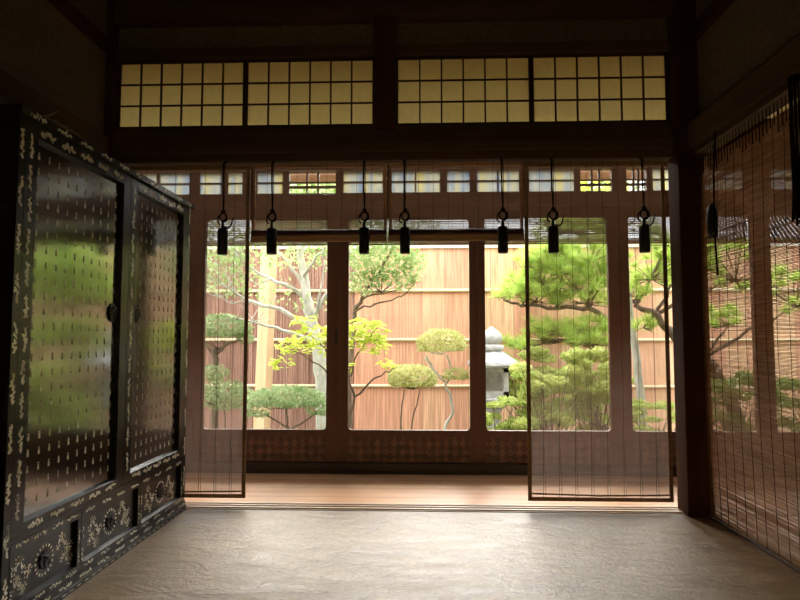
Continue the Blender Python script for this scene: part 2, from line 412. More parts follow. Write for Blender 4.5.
# ------------------------------------------------------------------ veranda glass wall
BD = [-2.99, -2.80, -1.735, -.64, .42, 1.475, 2.53, 3.6, 4.69]
OP = {1:(-2.73,-1.81), 2:(-1.663,-.72), 3:(-.556,.36), 4:(.478,1.40), 5:(1.553,2.458), 6:(2.596,3.50), 7:(3.66,4.60)}
DL = {1:'glazed garden door mostly hidden behind the cabinet', 2:'glazed garden door in front of the pale-barked tree', 3:'middle glazed garden door in front of the round clipped shrubs',
      4:'glazed garden door half behind the right hanging blind, before the stone lantern', 5:'glazed garden door behind the right corner pillar', 6:'glazed garden door seen through the side blinds', 7:'last glazed garden door at the east end'}
def corner(mb, x, z, sx, sz, r, y0, y1):
    pts = [(x, y0, z)] + [(x+sx*(r-r*math.sin(a)), y0, z+sz*(r-r*math.cos(a))) for a in [PI/2*k/5 for k in range(6)]]
    mb.prism(pts, (0, y1-y0, 0))
for n in range(1, 8):
    x0, x1 = BD[n]+.001, BD[n+1]-.001; a, b = OP[n]; y0, y1 = YG-.02, YG+.02
    d = thing('door_%d' % n, DL[n], 'glass door', ((x0+x1)/2, YG, .02), None, 'structure')
    f = MB()
    f.box(x0, a, y0, y1, .02, 2.0); f.box(b, x1, y0, y1, .02, 2.0)
    f.box(a, b, y0, y1, 1.915, 2.0); f.box(a, b, y0, y1, .262, .312); f.box(a, b, y0, y1, .02, .075)
    for (cx, sx) in ((a, 1), (b, -1)):
        for (cz, sz) in ((.312, 1), (1.915, -1)): corner(f, cx, cz, sx, sz, .03, y0, y1)
    f.build('frame', M['frame'], d)
    B(a, b, YG-.004, YG+.004, .312, 1.915).build('glass', M['glass'], d)
    B(a, b, YG-.006, YG+.006, .075, .262).build('kick_panel', M['weave'], d)
    if n in (3,):
        B(a-.10, a-.08, YG-.024, YG-.02, .95, 1.06).build('pull', M['black'], d)
struct(MB().box(-3.0, 4.7, YG-.06, YG+.06, -.06, .019).box(-3.0, 4.7, YG-.055, YG-.022, .019, .075), 'trim_14', M['kick_edge'], 'dark sill under the garden doors', 'sill', .004)
hd = MB().box(-3.0, 4.7, YG-.05, YG+.05, 2.001, 2.10)
struct(hd, 'trim_15', M['frameh'], 'red-brown head beam above the garden doors', 'beam', .004)
struct(B(-3.0, 4.7, YG-.05, YG+.05, 2.285, 2.335), 'trim_16', M['frameh'], 'red-brown beam on top of the glass transom', 'beam', .004)
# transom lights
def transom(n, x0, x1, panes, opens, label):
    w = thing('window_%d' % n, label, 'transom window', ((x0+x1)/2, YG, 2.10), None, 'structure')
    f = MB(); y0, y1 = YG-.02, YG+.02; x = x0
    f.box(x0, x1, y0, y1, 2.10, 2.112)
    allp = sorted(list(panes)+list(opens))
    for a, b in allp:
        if a > x: f.box(x, a, y0, y1, 2.112, 2.285)
        x = b
    if x1 > x: f.box(x, x1, y0, y1, 2.112, 2.285)
    for a, b in allp: f.box(a, b, YG-.012, YG+.012, 2.194, 2.204)
    f.build('frame', M['frame'], w)
    if panes:
        g = MB()
        for a, b in panes: g.box(a, b, YG-.003, YG+.003, 2.112, 2.285)
        g.build('pane', M['frost'], w)
        m = MB()
        for a, b in panes:
            k = max(1, round((b-a)/.17))
            for i in range(1, k): m.box(a+(b-a)*i/k-.005, a+(b-a)*i/k+.005, YG-.011, YG+.011, 2.112, 2.285)
        if m.v: m.build('muntin', M['frame'], w)
    if opens:
        m = MB()
        for a, b in opens:
            m.box(a, b, YG-.011, YG+.011, 2.155, 2.172)
            for t in (.38, .62): m.box(a+(b-a)*t-.007, a+(b-a)*t+.007, YG-.011, YG+.011, 2.112, 2.285)
        m.build('lattice_bar', M['frame'], w)
transom(8, -2.8, -1.736, [(-2.70,-2.45),(-2.40,-2.06),(-2.04,-1.80)], [], 'frosted transom above the garden door behind the cabinet')
transom(9, -1.734, -.641, [(-1.72,-1.55),(-1.50,-1.385),(-1.27,-1.07)], [(-1.02,-.66)], 'transom lights above the door by the pale-barked tree')
transom(10, -.639, .419, [(-.60,-.295),(-.234,.143),(.196,.37)], [], 'frosted transom lights above the middle garden door')
transom(11, .421, 1.474, [(.425,.745),(.821,1.161)], [(1.206,1.44)], 'transom lights above the door before the stone lantern')
transom(12, 1.476, 2.529, [(1.746,2.05),(2.10,2.42)], [(1.551,1.70)], 'transom lights above the door behind the corner pillar')
transom(13, 2.531, 3.599, [(2.62,3.02),(3.07,3.52)], [], 'frosted transom lights seen through the side blinds')
transom(14, 3.601, 4.69, [(3.68,4.1),(4.15,4.6)], [], 'frosted transom lights at the east end')
eb = MB().tube([(-3.4, 5.3, 2.452), (5.2, 5.3, 2.452)], .055, 12)
for x in (-3.3, 5.1): eb.tube([(x, 5.3, GZ), (x, 5.3, 2.42)], .05, 10)
struct(eb, 'eave_beam', M['eave'], 'round orange-brown eave beam outside the transom', 'beam')
# clerestory glazing above
cl = thing('window_15', 'clear glass strip high above the veranda transom', 'window', (.85, YG, 2.335), None, 'structure')
f = MB()
for x in BD[1:]: f.box(x-.03, x+.03 if x < 4.6 else 4.70, YG-.02, YG+.02, 2.335, 2.60)
f.build('frame', M['frame'], cl)
B(-2.77, 4.66, YG-.003, YG+.003, 2.335, 2.60).build('glass', M['glass'], cl)
struct(B(-3.0, 4.7, YG-.04, YG+.04, 2.60, ZC), 'wall_veranda', M['plaster'], 'plaster wall above the high glass strip of the veranda', 'wall')
# house roof over the room and veranda
struct(MB().prism([(-3.4,-2.75,ZC+.06),(-3.4,YG+.30,ZC+.06),(-3.4,YG+.30,ZC+.16),(-3.4,-2.75,ZC+1.3)], (8.6,0,0)), 'roof', M['tile'], 'tiled house roof over the room and veranda', 'roof')

# ------------------------------------------------------------------ rolled outdoor reed blinds under the eaves
OL = {1:'weathered outdoor reed blind rolled up outside the door behind the cabinet', 2:'weathered outdoor reed blind over the pale-barked tree',
      3:'weathered outdoor reed blind over the middle garden door', 4:'weathered outdoor reed blind over the pine and stone lantern',
      5:'weathered outdoor reed blind beside the corner pillar', 6:'weathered outdoor reed blind seen through the side blinds'}
for n in range(1, 7):
    x0, x1 = BD[n]+.02, BD[n+1]-.02
    t = thing('outdoor_reed_blind', OL[n], 'reed blind', ((x0+x1)/2, YG+.13, 1.74), 'outdoor reed blinds beyond the glass')
    m = MB(); z = 1.745
    while z < 2.02:
        m.box(x0, x1, YG+.125, YG+.131, z, z+.0066); z += .0085
    m.mi = 1; x = x0+.06
    while x < x1: m.tube([(x, YG+.121, 1.742), (x, YG+.121, 2.03)], .0018, 4); x += .16
    m.build('reeds', [M['reed_out'], M['thread']], t)
    MB().tube([(x0, YG+.128, 1.736), (x1, YG+.128, 1.736)], .007, 6).build('bottom_rod', M['reed_out'], t)
    B(x0, x1, YG+.05, YG+.135, 2.02, 2.04).build('head_rail', M['frameh'], t)

# ------------------------------------------------------------------ hanging blinds in the opening
YR = YB-.005
def full_blind(x0, x1, label, rz=0):
    zb, zt = .052, ZK-.006
    t = thing('hanging_reed_blind', label, 'reed blind', ((x0+x1)/2, YR, zb), 'fine hanging blinds between room and veranda')
    e = .022
    m = MB(); z = zb+e
    while z < zt-.02:
        m.box(x0+e*.5, x1-e*.5, YR-.0007, YR+.0007, z, z+.0012); z += .0042
    m.build('reeds', M['reed'], t)
    m = MB()
    m.box(x0, x0+e, YR-.004, YR+.004, zb, zt); m.box(x1-e, x1, YR-.004, YR+.004, zb, zt)
    m.box(x0+e, x1-e, YR-.004, YR+.004, zb, zb+e); m.box(x0+e, x1-e, YR-.004, YR+.004, zt-.03, zt)
    m.build('border', M['cloth'], t)
    m = MB(); k = 9
    for i in range(1, k):
        x = x0+(x1-x0)*i/k
        m.tube([(x-.004, YR-.0035, zb+e), (x+.003, YR-.0035, zb+.5), (x, YR-.0035, zt)], .0011, 4)
        m.tube([(x+.010, YR-.0035, zb+e), (x+.006, YR-.0035, zb+.30)], .0009, 4)
    m.build('thread', M['thread'], t)
    pts = [(x0+e, YR-.012, zb+.045), ((x0+x1)/2, YR-.014, zb+.036), (x1-e, YR-.012, zb+.042)]
    MB().tube(pts, .005, 6).build('bottom_rod', M['cloth'], t)
full_blind(-1.885, -1.050, 'fine reed blind let down at the left, partly behind the cabinet')
full_blind(.619, 1.455, 'fine reed blind let down at the right beside the corner pillar')
def raised_blind(x0, x1, label):
    zb, zt = 1.610, ZK-.006
    t = thing('raised_reed_blind', label, 'reed blind', ((x0+x1)/2, YR, zb), 'fine hanging blinds between room and veranda')
    m = MB(); z = 1.66
    while z < zt-.02:
        m.box(x0+.012, x1-.012, YR-.0007, YR+.0007, z, z+.0012); z += .0042
    m.build('reeds', M['reed'], t)
    m = MB(); m.box(x0, x0+.018, YR-.003, YR+.003, 1.655, zt); m.box(x1-.018, x1, YR-.003, YR+.003, 1.655, zt); m.box(x0+.018, x1-.018, YR-.003, YR+.003, zt-.022, zt)
    m.build('border', M['rod'], t)
    m = MB()
    for i in range(1, 9):
        x = x0+(x1-x0)*i/9; m.tube([(x, YR-.003, 1.655), (x, YR-.003, zt)], .0010, 4)
    m.build('thread', M['thread'], t)
    m = MB(); m.tube([(x0, YR+.004, 1.636), (x1, YR+.004, 1.636)], .022, 10); m.build('rolled_reeds', M['frame'], t)
    m = MB(); m.box(x0, x1, YR-.030, YR-.021, zb-.030, zb+.006); m.build('bottom_batten', M['rod'], t)
    m = MB(); m.tube([(x0+.1, YR, zb), (x0+.1, YR-.034, zb-.02), (x0+.1, YR-.034, zb+.03)], .003, 5); m.build('tie', M['cord'], t); m = MB()
    m.tube([(x1-.1, YR, zb), (x1-.1, YR-.034, zb-.02), (x1-.1, YR-.034, zb+.03)], .003, 5); m.build('tie', M['cord'], t)
raised_blind(-1.035, -.210, 'fine reed blind pulled up, left one of the raised pair')
raised_blind(-.198, .612, 'fine reed blind pulled up, right one of the raised pair')

# ------------------------------------------------------------------ black hook tassels
def tassel(loc, label, tilt=0, hook=True):
    x, y, z = loc            # z = lintel underside
    t = thing('hook_tassel', label, 'tassel', (x, y, 1.497), 'black hook tassels hanging from the lintel')
    MB().tube([(x-.004, YB-.045, z), (x-.004, y, z-.02), (x-.003, y, 1.90), (x+.002+tilt, y, 1.745)], [.006,.006,.0045,.004], 6).build('cord', M['cord'], t)
    MB().tube([(x+.006, YB-.045, z), (x+.006, y, z-.02), (x+.007, y, 1.92), (x+.004+tilt, y, 1.745)], .0022, 5).build('cord', M['cord'], t)
    m = MB(); m.tube([(x+.020*math.sin(a), y, 1.722+.024*math.cos(a)) for a in [2*PI*k/14 for k in range(15)]], .0045, 6, cap=False)
    m.tube([(x-.014, y+.004, 1.745), (x-.030, y+.004, 1.725), (x-.032, y+.003, 1.695), (x-.020, y, 1.68)], .0045, 6)
    m.tube([(x+.006, y-.006, 1.752), (x+.024, y-.008, 1.735), (x+.026, y-.008, 1.705), (x+.008, y-.010, 1.69)], .005, 6)
    m.lathe([(.006,0),(.013,.006),(.013,.020),(.006,.028)], (x+.002, y, 1.742), 8)
    m.build('knot', M['cord'], t)
    MB().lathe([(.027,0),(.030,.004),(.031,.03),(.030,.145),(.027,.155),(.011,.160),(.008,.20)], (x, y, 1.497), 14).build('tassel_body', M['black'], t)
    if hook:
        MB().tube([(x+.012, y-.003, 1.66), (x+.034, y-.003, 1.655), (x+.050, y-.003, 1.672), (x+.058, y-.003, 1.705), (x+.064, y-.003, 1.72)], [.0055,.0055,.005,.004,.003], 6).build('hook', M['black'], t)
    return t
TY = YB-.085
t0 = [(-1.188, 'black tassel with a side hook over the left let-down blind', .0, True),
      (-.892, 'black tassel hanging near the left end of the left raised blind', .0, False),
      (-.340, 'black tassel hanging near the right end of the left raised blind', .0, False),
      (-.098, 'black tassel hanging near the left end of the right raised blind', -.004, False),
      (.478, 'black tassel hanging near the right end of the right raised blind', .0, False),
      (.772, 'black tassel with a side hook at the left of the right let-down blind', .0, True),
      (1.298, 'black tassel with a side hook next to the right corner pillar', .0, True)]
for x, lb, ti, hk in t0: tassel((x, TY, ZK), lb, ti, hk)

# ------------------------------------------------------------------ side blinds on the right wall
def side_blind(ya, yb, label, bow):
    t = thing('side_reed_blind', label, 'reed blind', (XR+.02, (ya+yb)/2, .012), 'coarse reed blinds on the right side')
    z = .014; m = MB(); rnd = random.Random(5)
    H = 2.005
    def xx(z, y): return XR + .012 - bow*math.sin(PI*min(1, z/H))*.8
    i = 0
    while z < H:
        x = xx(z, 0); j = rnd.uniform(-.0004, .0004); s = rnd.uniform(-.0007, .0007)
        h = rnd.uniform(.0036, .0043)
        b = len(m.v)
        x0, x1 = x-.0016, x+.0016
        m.v += [(x0,ya,z+j),(x1,ya,z+j),(x1,yb,z+s),(x0,yb,z+s),(x0,ya,z+j+h),(x1,ya,z+j+h),(x1,yb,z+s+h),(x0,yb,z+s+h)]
        for q in ((0,3,2,1),(4,5,6,7),(0,1,5,4),(1,2,6,5),(2,3,7,6),(3,0,4,7)): m.face(tuple(b+i for i in q))
        z += .0058
    m.build('reeds', M['reed_right'], t)
    m = MB(); n = max(3, int((yb-ya)/.085))
    for i in range(n+1):
        y = ya+.02+(yb-ya-.04)*i/n; w = rnd.uniform(-.01, .01)
        m.tube([(xx(.02*H,0)-.003, y+w, .016), (xx(.25*H,0)-.003, y+w*.2, .25*H), (xx(.5*H,0)-.003, y-w*.5, .5*H), (xx(.75*H,0)-.003, y+w*.3, .75*H), (xx(H,0)-.003, y, H)], .0014, 4)
    m.build('thread', M['thread'], t)
    m = MB(); n = int((yb-ya)/.03)
    for i in range(n):
        y = ya+.015+i*.03; l = rnd.uniform(.03, .09)
        m.box(XR-.0005, XR+.0015+.002, y, y+.004, H-l, H+.062)
    m.build('hanging_loop', M['thread'], t)
    m = MB()
    m.box(XR+.006, XR+.018, ya, ya+.012, .012, H); m.build('edge_band', M['cloth'], t)
    B(XR+.006, XR+.018, yb-.012, yb, .012, H).build('edge_band', M['cloth'], t)
    MB().tube([(XR+.012, ya, .018), (XR+.012, yb, .018)], .006, 6).build('bottom_rod', M['cloth'], t)
side_blind(2.56, 3.465, 'coarse brown reed blind beside the corner pillar on the right', .018)
side_blind(1.52, 2.545, 'coarse brown reed blind nearest the viewer on the right', .018)
t = thing('hook_tassel', 'dark tassel on a long cord in front of the right side blind', 'tassel', (XR-.055, 3.20, 1.49), 'black tassels on the side wall')
MB().tube([(XR-.03, 3.20, 2.10), (XR-.045, 3.20, 1.9), (XR-.05, 3.20, 1.70)], .005, 6).build('cord', M['cord'], t)
MB().tube([(XR-.055, 3.19, 1.72), (XR-.060, 3.185, 1.60), (XR-.055, 3.18, 1.36), (XR-.050, 3.19, 1.33)], .005, 6).build('cord', M['cord'], t)
MB().lathe([(.020,0),(.026,.004),(.027,.03),(.026,.14),(.022,.16),(.008,.185)], (XR-.055, 3.215, 1.53), 14).build('tassel_body', M['black'], t)
t = thing('cord_bundle', 'thick fringe of black cords where the two side blinds meet', 'cord', (XR-.04, 2.50, 1.46), 'black tassels on the side wall')
m = MB(); rnd = random.Random(3)
for i in range(12):
    y = 2.515+rnd.uniform(-.018, .018); x = XR-.035+rnd.uniform(-.015, .010)
    m.tube([(x, y, 2.10), (x-.004, y+rnd.uniform(-.01,.01), 1.9), (x, y+rnd.uniform(-.012,.012), 1.7), (x, y+rnd.uniform(-.015,.015), 1.46+rnd.uniform(0,.06))], .0045, 5)
m.build('cord', M['cord'], t)

# ------------------------------------------------------------------ inlaid lacquer cabinet
CX = -1.388; CB = -1.925; Y0, Y1 = 1.985, 3.525; ZT = 1.80
cab = thing('inlaid_cabinet', 'tall black lacquer cabinet inlaid with rows of mother-of-pearl characters', 'cabinet', ((CX+CB)/2, (Y0+Y1)/2, 0))
rp = random.Random(11)
EPS = .0009
def flat(mb, x, y, z, hy, hz, a=0, n=6):
    """small pearl chip, flush inlay on a face that looks toward +X"""
    pts = []
    for k in range(n):
        t = 2*PI*k/n; u = hy*math.cos(t); v = hz*math.sin(t)
        pts.append((x+EPS, y+u*math.cos(a)-v*math.sin(a), z+u*math.sin(a)+v*math.cos(a)))
    mb.poly(pts)
def stroke(mb, x, y0, z0, y1, z1, w):
    d = Vector((y1-y0, z1-z0)); d.normalize(); nx, nz = -d.y*w/2, d.x*w/2
    mb.poly([(x+EPS, y0-nx, z0-nz), (x+EPS, y1-nx, z1-nz), (x+EPS, y1+nx, z1+nz), (x+EPS, y0+nx, z0+nz)])
glyphs = []
rg = random.Random(21)
for g in range(16):
    s = []; k = rg.randint(3, 5)
    for i in range(k):
        z = -.9+1.8*(i+.3)/k; w = rg.uniform(.3, .95); s.append((-w, z, w, z+rg.uniform(-.1, .1)))
    s.append((0, -1, 0, rg.uniform(.3, 1)))
    if rg.random() < .6: w = rg.uniform(.3,.7); s += [(-w, -.9, -w, 0), (w, -.9, w, 0)]
    else: s += [(0, .1, -.8, -.9), (0, .1, .8, -.9)]
    glyphs.append(s)
def glyph(mb, x, y, z, w, h):
    for a, b, c, d in rp.choice(glyphs): stroke(mb, x, y+a*w/2, z+b*h/2, y+c*w/2, z+d*h/2, .0036)
def motif(mb, x, y, z, length, thick, horiz=True):
    """spray of petals, as the flower and cloud inlays on the rails"""
    n = max(7, int(length/.0065))
    for i in range(n):
        t = (i+.5)/n-.5; u = t*length+rp.uniform(-.003,.003); v = rp.uniform(-1,1)*thick*.36*(1-abs(t)*1.2)
        a = rp.uniform(0, 3); s1 = thick*rp.uniform(.17, .29)
        if horiz: flat(mb, x, y+u, z+v, s1*1.2, s1*.75, a)
        else: flat(mb, x, y+v, z+u, s1*.75, s1*1.2, a)
def spray(mb, x, y, z, w, h):
    for i in range(16):
        t = i/15; a = t*2.6; flat(mb, x, y+w*(t-.5)+.006*math.sin(a*4), z+h*.5*math.sin(a*2.2)+rp.uniform(-.01,.01), rp.uniform(.004,.009), rp.uniform(.003,.007), rp.uniform(0,3))
        if i % 3 == 0:
            for k in range(5):
                b = 2*PI*k/5; flat(mb, x, y+w*(t-.5)+.011*math.cos(b), z+h*.5*math.sin(a*2.2)+.011*math.sin(b), .005, .0035, b)
# carcass
m = MB()
m.box(CB, CX-.060, Y0, Y1, .05, ZT-.025)                # body behind the fronts
m.box(CX-.060, CX, Y0, Y0+.035, .05, ZT-.025)          # near side stile
m.box(CX-.060, CX, Y1-.035, Y1, .05, ZT-.025)          # far side stile
m.box(CX-.060, CX, Y0+.035, Y1-.035, 1.771, ZT-.025)   # top rail
m.box(CX-.060, CX, Y0+.035, Y1-.035, .303, .318)      # mid rail
m.mi = 1
for z in [.15+.17*i for i in range(10)]: motif(m, CX, Y0+.017, z, .10, .030, False); motif(m, CX, Y1-.017, z+.05, .10, .028, False)
m.build('body', [M['lacquer_matt'], M['pearl']], cab)
m = MB(); m.box(CB, CX+.015, Y0-.015, Y1+.012, ZT-.025, ZT+.005)
m.mi = 1
for i in range(10): motif(m, CX+.015, Y0+.08+i*.155, ZT-.010, .085, .026)
m.build('cornice', [M['lacquer_matt'], M['pearl']], cab)
m = MB(); m.box(CB, CX+.010, Y0-.010, Y1+.010, 0, .022); m.box(CB, CX+.004, Y0-.004, Y1+.004, .022, .052)
m.mi = 1
for i in range(11): motif(m, CX+.004, Y0+.08+i*.14, .038, .085, .020)
for i in range(30): flat(m, CX+.010, Y0+.03+i*.052, .011, .02, .0016, 0, 4)
m.build('plinth', [M['lacquer_matt'], M['pearl']], cab)
# doors
DEP = .020
def cab_door(ya, yb, hy, label=None):
    z0, z1 = .320, 1.770; st = .065
    m = MB()
    m.box(CX-.052, CX, ya, ya+st, z0, z1); m.box(CX-.052, CX, yb-st, yb, z0, z1)
    m.box(CX-.052, CX, ya+st, yb-st, z1-.048, z1); m.box(CX-.052, CX, ya+st, yb-st, z0, z0+.038)
    # sloping mouldings inside the frame, top and bottom
    a, b = ya+st, yb-st
    m.prism([(CX, a, z0+.038), (CX-DEP, a, z0+.038), (CX-DEP, a, z0+.050), (CX-.008, a, z0+.043)], (0, b-a, 0))
    m.prism([(CX-DEP, a, z1-.048), (CX, a, z1-.048), (CX-.008, a, z1-.053), (CX-DEP, a, z1-.060)], (0, b-a, 0))
    m.mi = 1
    for i in range(12):
        z = z0+.10+i*.115
        motif(m, CX, ya+.030, z, .085, .030, False)
    for i in range(5):
        y = ya+.12+(yb-ya-.24)*i/4; motif(m, CX, y, z1-.024, .085, .036); motif(m, CX, y+.01, z0+.018, .085, .028)
    door = m.build('door', [M['lacquer_matt'], M['pearl']], cab)
    # recessed panel with the character grid
    m = MB(); px = CX-DEP; m.box(px-.006, px, a, b, z0+.038, z1-.048)
    m.mi = 1
    rows, cols = 23, 10
    for r in range(rows):
        for c in range(cols):
            y = a+(b-a)*(c+.6)/(cols+.2); z = z0+.10+(z1-z0-.20)*r/(rows-1)
            glyph(m, px, y, z, .014, .031)
    m.build('door_panel', [M['lacquer'], M['pearl']], door)
    # handle: scalloped back plate with a ring
    m = MB(); yh = hy; zh = 1.115; hx = px if yh > a+.02 and yh < b-.02 else CX
    pts = [(hx+.0005, yh+(.026+.006*math.cos(6*t))*math.cos(t), zh+(.042+.006*math.cos(6*t))*math.sin(t)) for t in [2*PI*k/30 for k in range(30)]]
    m.prism(pts, (.004, 0, 0))
    m.tube([(hx+.010+.004*math.sin(t), yh+.020*math.cos(t), zh-.006+.030*math.sin(t)) for t in [2*PI*k/16 for k in range(17)]], .0045, 6, cap=False)
    m.tube([(hx, yh, zh+.022), (hx+.02, yh, zh+.022)], .007, 8)
    m.build('handle', M['black'], door)
cab_door(Y0+.037, 2.784, 2.675)
cab_door(2.788, Y1-.037, 2.895)
# drawers
dy = [Y0+.037, 2.450, 2.965, Y1-.037]
for i in range(3):
    a, b = dy[i]+.002, dy[i+1]-.002; z0, z1 = .054, .301; s = .022; d = .016
    m = MB()
    m.box(CX-.05, CX, a, a+s, z0, z1); m.box(CX-.05, CX, b-s, b, z0, z1); m.box(CX-.05, CX, a+s, b-s, z1-.030, z1); m.box(CX-.05, CX, a+s, b-s, z0, z0+.030)
    m.box(CX-.05, CX-d, a+s, b-s, z0+.030, z1-.030)
    m.prism([(CX, a+s, z0+.030), (CX-d, a+s, z0+.030), (CX-d, a+s, z0+.038), (CX-.008, a+s, z0+.034)], (0, b-a-2*s, 0))
    m.mi = 1
    for k in range(4): motif(m, CX, a+.06+(b-a-.12)*k/3, z1-.014, .07, .020); motif(m, CX, a+.06+(b-a-.12)*k/3, z0+.015, .07, .018)
    for z in (.12, .20): motif(m, CX, a+.011, z, .05, .016, False); motif(m, CX, b-.011, z, .05, .014, False)
    yc, zc = (a+b)/2, (z0+z1)/2
    for k in range(18):
        t = 2*PI*k/18; flat(m, CX-d, yc+.052*math.cos(t), zc+.052*math.sin(t), .0065, .0045, t)
    for sg in (-1, 1):
        spray(m, CX-d, yc+sg*.125, zc+.02, .085, .07); spray(m, CX-d, yc+sg*.140, zc-.035, .06, .05)
    dr = m.build('drawer', [M['lacquer_matt'], M['pearl']], cab)
    m = MB(); x = CX-d
    pts = [(x+.0005, yc+(.030+.004*math.cos(8*t))*math.cos(t), zc+(.030+.004*math.cos(8*t))*math.sin(t)) for t in [2*PI*k/32 for k in range(32)]]
    m.prism(pts, (.004, 0, 0)); m.tube([(x, yc, zc+.01), (x+.02, yc, zc+.01)], .006, 8)
    m.tube([(x+.012, yc+.017*math.cos(t), zc-.004+.017*math.sin(t)) for t in [2*PI*k/14 for k in range(15)]], .0035, 6, cap=False)
    m.build('drawer_pull', M['black'], dr)
# dry bundle lying on the cabinet
m = MB(); rs = random.Random(8)
for i in range(46):
    y = 2.08+rs.uniform(0, .10); x = -1.50+rs.uniform(-.07, .05); z = ZT+.004+rs.uniform(0, .03)
    l = rs.uniform(.25, .55); zz = rs.uniform(.0, .045)
    m.tube([(x, y, z), (x+rs.uniform(-.03,.03), y+l*.5, z+zz+.01), (x+rs.uniform(-.05,.05), y+l, ZT+.004+rs.uniform(0,.015))], rs.uniform(.0015,.003), 4)
m.tube([(-1.52, 2.22, ZT+.05), (-1.50, 2.30, ZT+.085), (-1.47, 2.33, ZT+.12)], [.006,.005,.002], 5)
m.build('straw_bundle', M['straw'], None, label='dim dry straw bundle lying on top of the inlaid cabinet', cat='straw')

# ------------------------------------------------------------------ garden
GZ = -.42
struct(B(-14, 16, -12, 22, GZ-.1, GZ), 'ground', M['ground'], 'mossy garden ground', 'ground')
FY = 8.5
fn = thing('garden_fence', 'tall cedar-bark garden fence with horizontal bamboo rails', 'fence', (0, FY, GZ))
B(-.95, 9.0, FY, FY+.03, GZ, 2.36).build('bark_panel', M['fence'], fn)
m = MB(); rf = random.Random(4); x = -9.0
while x < -.96:
    r = rf.uniform(.010, .017); w = rf.uniform(-.006, .006)
    m.tube([(x, FY+.015+rf.uniform(-.008,.008), GZ), (x+w, FY+.015+rf.uniform(-.01,.01), 1), (x-w, FY+.015, 2.36)], r, 4, cap=False); x += r*1.72
m.box(-9.0, -.955, FY+.03, FY+.045, GZ, 2.35)
m.build('twig_panel', M['twig'], fn)
for z, r in ((.327,.020),(.973,.022),(1.668,.024)):
    m = MB(); m.tube([(-9.0, FY-.024, z), (0, FY-.026, z+.004), (9.0, FY-.024, z)], r, 8)
    m.build('bamboo_rail', M['bamboo'], fn)
m = MB(); m.box(-9.0, 9.0, FY-.06, FY+.08, 2.36, 2.395); m.box(-9.0, 9.0, FY-.035, FY, 2.275, 2.315); m.build('cap_board', M['cap'], fn)
for x in (-6, -3.6, 3.3, 5.9):
    B(x-.045, x+.045, FY+.03, FY+.12, GZ, 2.40).build('post', M['post_pale'], fn)
m = MB(); m.prism([(-2.235,7.95,GZ),(-2.09,7.92,GZ),(-2.03,8.04,GZ),(-2.17,8.09,GZ)], (.085, .0, 3.1))
m.build('timber_post', M['post_pale'], None, label='pale squared timber post standing before the twig fence', cat='post')
# side fences
for x, nm in ((-9.0, 'west'), (9.0, 'east')):
    struct(B(x-.02, x+.02, YG+.3, FY, GZ, 2.36), 'boundary_fence', M['twig'], 'twig fence closing the garden on the %s side' % nm, 'fence')

def leaves(mb, c, r, n, size, rnd, shell=False, up=.3, asp=.5, flat=1):
    cx, cy, cz = c
    for _ in range(n):
        while True:
            u = Vector((rnd.uniform(-1,1), rnd.uniform(-1,1), rnd.uniform(-1,1)))
            l = u.length
            if .05 < l <= 1: break
        if shell: u = u/l*rnd.uniform(.78, 1.04)*(1+.07*math.sin(u.x*9+u.z*7)*math.cos(u.y*8))
        if shell and u.z < -.35: u.z = -.35+rnd.uniform(-.12,.12)
        p = Vector((cx+u.x*r[0], cy+u.y*r[1], cz+u.z*r[2]))
        d = Vector((rnd.gauss(0,1), rnd.gauss(0,1), rnd.gauss(0,1)*flat)).normalized()
        nrm = Vector((rnd.gauss(0,.6), rnd.gauss(0,.6)-.3, up+rnd.gauss(0,.5)))
        s = d.cross(nrm)
        if s.length < 1e-4: continue
        s.normalize(); L_ = size*rnd.uniform(.7, 1.3); w = L_*asp*.5
        k = s.cross(d)*(.12*L_)
        b = len(mb.v)
        mb.v += [tuple(p-d*L_*.5), tuple(p+s*w+k), tuple(p+d*L_*.5), tuple(p-s*w+k)]
        mb.face((b, b+1, b+2, b+3))
def branch(mb, pts, r0, r1, n=6, rnd=None, wob=.02):
    P = [Vector(p) for p in pts]; out = []; seg = 4
    for i in range(len(P)-1):
        for k in range(seg):
            q = P[i].lerp(P[i+1], k/seg)
            if rnd and (i or k): q += Vector((rnd.uniform(-wob,wob), rnd.uniform(-wob,wob), rnd.uniform(-wob,wob)))
            out.append(q)
    out.append(P[-1]); m_ = len(out)
    mb.tube(out, [r0+(r1-r0)*i/(m_-1) for i in range(m_)], n)
def twigs(mb, base, r, n, rnd, rad=.005):
    """short branching twigs from base point into an ellipsoid of size r"""
    b = Vector(base)
    for _ in range(n):
        e = b+Vector((rnd.uniform(-1,1)*r[0], rnd.uniform(-1,1)*r[1], rnd.uniform(.2,1)*r[2]))
        m_ = b.lerp(e, .5)+Vector((rnd.uniform(-.04,.04), rnd.uniform(-.04,.04), -.02))
        mb.tube([b, m_, e], [rad, rad*.7, rad*.3], 5)

rt = random.Random(30)
